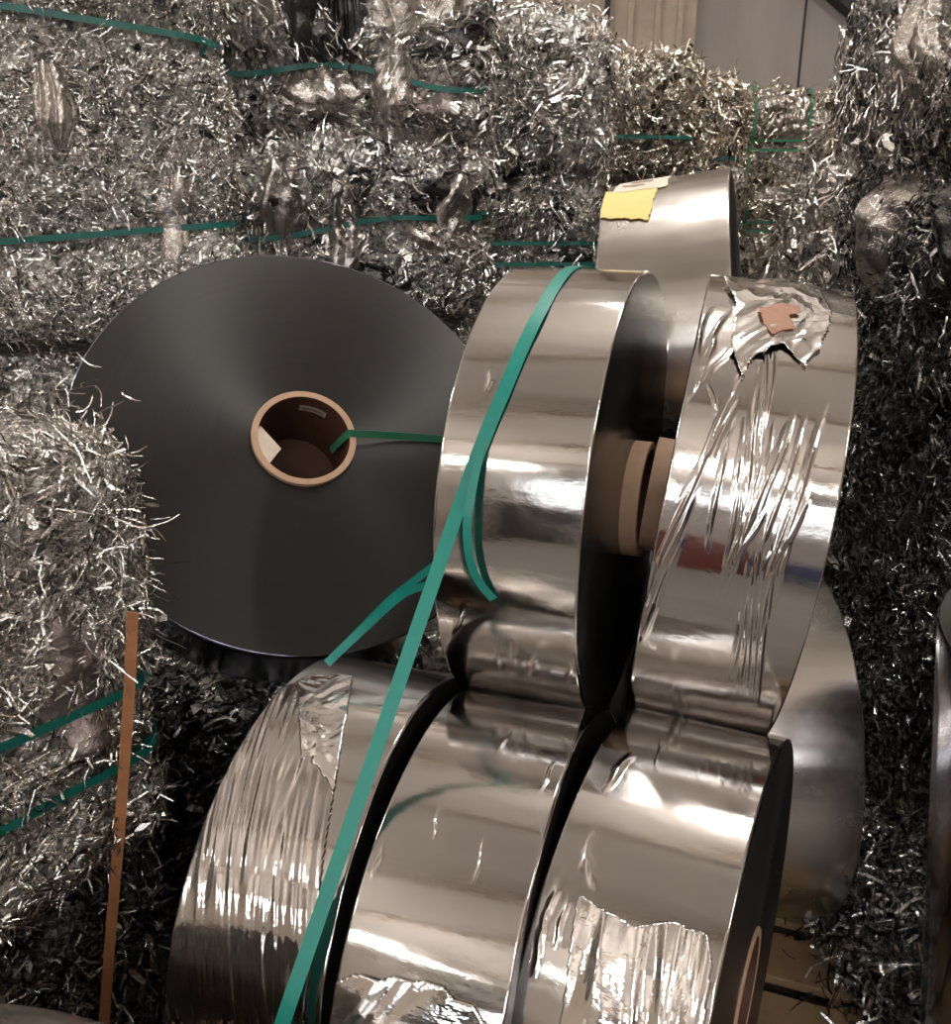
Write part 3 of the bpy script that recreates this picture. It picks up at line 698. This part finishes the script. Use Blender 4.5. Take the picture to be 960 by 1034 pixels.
rf = random.Random(5)
def scatter_folds(b, n, big=.28, ms=('fold', 'fold', 'fold_dark'), s0=0):
    for k in range(n):
        u = rf.uniform(-.85, .7); z = rf.uniform(.06, b[3]-.12); w_ = rf.uniform(.12, big); h_ = rf.uniform(.12, .34)
        fold_part(b, u, u+w_*2, z, min(b[3]-.02, z+h_), rf.choice(ms), s0+k, rf.uniform(.02, .05), rf.choice((1, 2, 2, 3)), ang=rf.uniform(-.5, .5), gather=rf.uniform(-.1, .7))
scatter_folds(B_L2[3], 7, .34, ('fold', 'fold_dark'), s0=300); scatter_folds(B_L2[2], 8, .34, ('fold', 'fold_dark'), s0=320); scatter_folds(B_L2[1], 2, s0=340)
scatter_folds(B_L3[3], 4, s0=350); scatter_folds(B_L3[2], 4, s0=360); scatter_folds(B_L4[3], 3, s0=370); scatter_folds(B_L1[2], 5, .12, s0=380)
scatter_folds(B_C[3], 3, s0=390); scatter_folds(B_C[2], 4, s0=400)
scatter_folds(b, 4, .3, ('fold_dark',), s0=420)
# loose heap of shreds spilling off the nearest left bale's corner and on the floor at the right
def spray(name, label, centers, n, ln, wd, m, down=.5, spread=.03, cat='film shreds', out=(1, -.3, 0)):
    C = np.array(centers); idx = rng.integers(0, len(C)-1, n); k = rng.random((n, 1)); base = C[idx]*(1-k)+C[idx+1]*k+rng.normal(size=(n, 3))*spread
    T = rng.normal(size=(n, 3))*.7+np.array(out)*.7; T[:, 2] -= down*rng.random(n); T /= np.linalg.norm(T, axis=1)[:, None]
    Wd = np.cross(T, rng.normal(size=(n, 3))); Wd /= np.linalg.norm(Wd, axis=1)[:, None]
    L_ = ln*rng.lognormal(0, .45, n); w_ = wd*rng.lognormal(0, .3, n); K = 7; cur = base.copy(); rows = []
    curl = rng.normal(size=(n, 3))*.35
    for q in range(K+1):
        tap = (w_*.5*(1-.5*(q == K)))[:, None]; rows += [cur-Wd*tap, cur+Wd*tap]; cur = cur+T*(L_/K)[:, None]
        T = T+curl*.5+rng.normal(size=(n, 3))*.12; T[:, 2] -= .08; T /= np.linalg.norm(T, axis=1)[:, None]
        Wd -= T*(Wd*T).sum(1)[:, None]; Wd /= np.linalg.norm(Wd, axis=1)[:, None]
    A_ = np.stack(rows, 1); nvp = 2*(K+1); b0 = np.arange(n)*nvp
    Fq = np.concatenate([np.stack([b0+2*q, b0+2*q+1, b0+2*q+3, b0+2*q+2], 1) for q in range(K)])
    o = mesh(name, A_.reshape(-1, 3), Fq, M[m], None, False, tone=np.repeat(np.clip(rng.normal(.7, .2, n), 0, .95), nvp))
    tag(o, label, cat, kind='stuff'); return o
spray('film_shreds', 'long curled film shreds hanging over the left edge of the dark reel', [at(60, 400, 1.4), at(85, 470, 1.34), at(105, 540, 1.33), at(112, 600, 1.33), at(108, 640, 1.33)], 480, .04, .0019, 'shred')
h0 = at(850, 990, 1.6)
spray('film_shreds', 'dim shred heap spilling onto the pallet at the bottom right', [(.90, 1.62, .02), (.92, 1.45, .06), (.88, 1.3, .02), (.95, 1.75, .2), (.85, 1.55, .12), (.92, 1.4, .2)], 8000, .05, .005, 'shred_dark', spread=.06, out=(-.2, -.3, .5), down=.2)

# ================================================================== NEAR ODDMENTS
# lying reel cut by the lower left corner
qe = at(48, 1021, .80); qa = axis(1.38, 0); rQ = Reel(tuple(np.array([qe[0], qe[1], .34])-qa*.25), 1.38, 0, .40, .25)
tQ, _, _ = make_reel(rQ, 'grey film reel cut off by the bottom left corner of the photo', fine=False, mats=M['film_old'], side='film_old')
# upright dark reel at the right border
pU = at(935, 850, 1.12)
t = Reel((pU[0]+.525, 1.12, FZ), 0, math.pi/2+.12, .38, 1.12)
tU, _, _ = make_reel(t, 'tall dark blue film roll standing on end at the right edge', fine=False, mats=M['film_blue'], Rc=.09)
# hanging brown strap
pts = [at(134, 618, 1.30), at(131, 690, 1.29), at(125, 780, 1.28), at(119, 860, 1.27), at(112, 940, 1.26), at(105, 1034, 1.25), at(99, 1120, 1.24)]
o = ribbon('hanging_strap', pts, (1, 0, 0), .0185, .0022, M['ptape']); tag(o, 'worn orange-brown strap hanging down in front of the left bale', 'strap')
# main teal strap: over the reel then taut to the floor side
P = []; Wd = []
th0, s0 = rC.hit(575, 273)
for dt in (1.5, 1.1, .7, .35, .1): P.append(rC.pt(th0-dt, min(.21, s0+dt*.03), RR+.0045))
for q in ((566, 283), (545, 318), (527, 355), (510, 395), (497, 425), (484, 458), (470, 495)):
    P.append(rC.pt(*rC.hit(*q), RR+.0045))
tanp = P[-1]
e = np.array(r1.M @ Vector((0, 0, 0)))
endp = at(285, 1034, .90); far = at(262, 1110, .86)
for q, k in ((.12, 0), (.35, 0), (.6, 0), (.85, 0), (1, 0)):
    P.append(tanp*(1-q)+endp*q)
P.append(far)
P = np.array(P)
loc = [np.array(r1.Mi @ Vector(p)) for p in P]; print('strap radial', [round(float(math.hypot(l[0], l[1])), 3) for l in loc])
o = ribbon('packing_strap', P, (.95, -.25, .0), .0215, .0011, M['green'], None, 8)
tag(o, 'taut teal strap running over the central reel and down across the bottom reels', 'strap')
# slack loop on the central reel
P = [rC.pt(*rC.hit(487, 455), RR+.010), rC.pt(*rC.hit(481, 490), RR+.016), rC.pt(*rC.hit(477, 525), RR+.022), rC.pt(*rC.hit(479, 560), RR+.020), rC.pt(*rC.hit(487, 585), RR+.012), rC.pt(*rC.hit(499, 604), RR+.003)]
o = ribbon('packing_strap', P, (.9, -.2, .3), .013, .0011, M['green'], None, 8)
tag(o, 'slack teal strap end curving against the front of the central reel', 'strap')
P = [at(330, 670, 1.33), at(360, 640, 1.38), at(395, 605, 1.46), at(420, 585, 1.54), at(450, 562, 1.66)]
o = ribbon('packing_strap', P, (-.6, .1, .75), .014, .0011, M['green'], None, 8); tag(o, 'upper teal strap strand between the dark reel and the central reel', 'strap', None)
P = [at(338, 662, 1.34), at(368, 634, 1.37), at(400, 605, 1.42), at(420, 594, 1.47), at(455, 586, 1.58)]
o = ribbon('packing_strap', P, (-.6, .1, .75), .014, .0011, M['green'], None, 8); tag(o, 'lower teal strap strand looping below the other in front of the dark reel', 'strap', None)
# strap through the core of the dark reel
nD = axis(-1.184, .672); cDw = np.array((-.355, 1.80, 1.173))
def onD(px, py, off):
    d = ray(px, py); k = ((cDw+nD*off-EYE)@nD)/(d@nD); return EYE+d*k
wlp = [onD(254, 432, .004), onD(263, 430, -.006), onD(284, 453, -.03), onD(271, 469, -.004), onD(259, 455, .004)]
wlp = [np.array(rD.Mi @ Vector(p)) for p in wlp]; wlp += [p-np.array([0, 0, .0006]) for p in wlp]
mesh('white_label', wlp, [(0, 1, 2, 3, 4), (9, 8, 7, 6, 5)]+[(i, (i+1) % 5, 5+(i+1) % 5, 5+i) for i in range(5)], M['white'], cD, False)['label'] = 'white paper label peeling inside the core'
P = [onD(334, 455, -.10), onD(344, 445, -.03), onD(352, 438, .0135), onD(362, 438, .016), onD(400, 440, .008), onD(440, 443, .006), onD(480, 446, .006)]
o = ribbon('packing_strap', P, (0, -.1, 1), .016, .0011, M['dgreen'], None, 8); tag(o, 'flat green strap coming out of the brown core of the dark reel', 'strap')
# black board scrap on the far left row
c = at(693, 76, 5.0); V, Fa = boxes([(-.05, .05, -.01, .01, -.07, .07)])
o = mesh('board_scrap', V, Fa, M['black'], None, False); o.location = tuple(c); o.rotation_euler = (0, .1, .2); tag(bevel(o, .002), 'small black board scrap sticking up from the far left bales', 'board')
c = at(607, 138, 3.9); V, Fa = boxes([(-.045, .045, -.004, .004, -.015, .015)])
o = mesh('paper_tag', V, Fa, M['white'], None, False); o.location = tuple(c); o.rotation_euler = (0, -.6, .2); tag(bevel(o, .001), 'small white paper tag caught in the bales left of the yellow-note reel', 'tag')

# ================================================================== CAMERA / RENDER
cam = bpy.data.cameras.new('camera'); co = bpy.data.objects.new('camera', cam); COL.objects.link(co)
cp, sp = math.cos(PITCH), math.sin(PITCH)
r0, u0, f0 = np.array([1, 0, 0]), np.array([0, sp, cp]), np.array([0, cp, -sp])
cr, sr = math.cos(RHO), math.sin(RHO)
right = r0*cr+u0*sr; up = -r0*sr+u0*cr; back = -f0
co.matrix_world = Matrix(((right[0], up[0], back[0], 0), (right[1], up[1], back[1], 0), (right[2], up[2], back[2], 1.6), (0, 0, 0, 1)))
cam.sensor_fit = 'HORIZONTAL'; cam.sensor_width = 36; cam.lens = FOC/960*36; cam.clip_start = .05
sc = bpy.context.scene; sc.camera = co
w = bpy.data.worlds.new('world'); sc.world = w; w.use_nodes = True
w.node_tree.nodes['Background'].inputs[0].default_value = (.5, .48, .45, 1); w.node_tree.nodes['Background'].inputs[1].default_value = .3
sc.view_settings.view_transform = 'Standard'; sc.view_settings.look = 'None'; sc.view_settings.gamma = 1; sc.view_settings.use_curve_mapping = False
sc.view_settings.exposure = 0.2
cy = sc.cycles; cy.use_denoising = True; cy.max_bounces = 7; cy.glossy_bounces = 6; cy.diffuse_bounces = 3; cy.sample_clamp_indirect = 6; cy.use_adaptive_sampling = True; cy.adaptive_threshold = .02
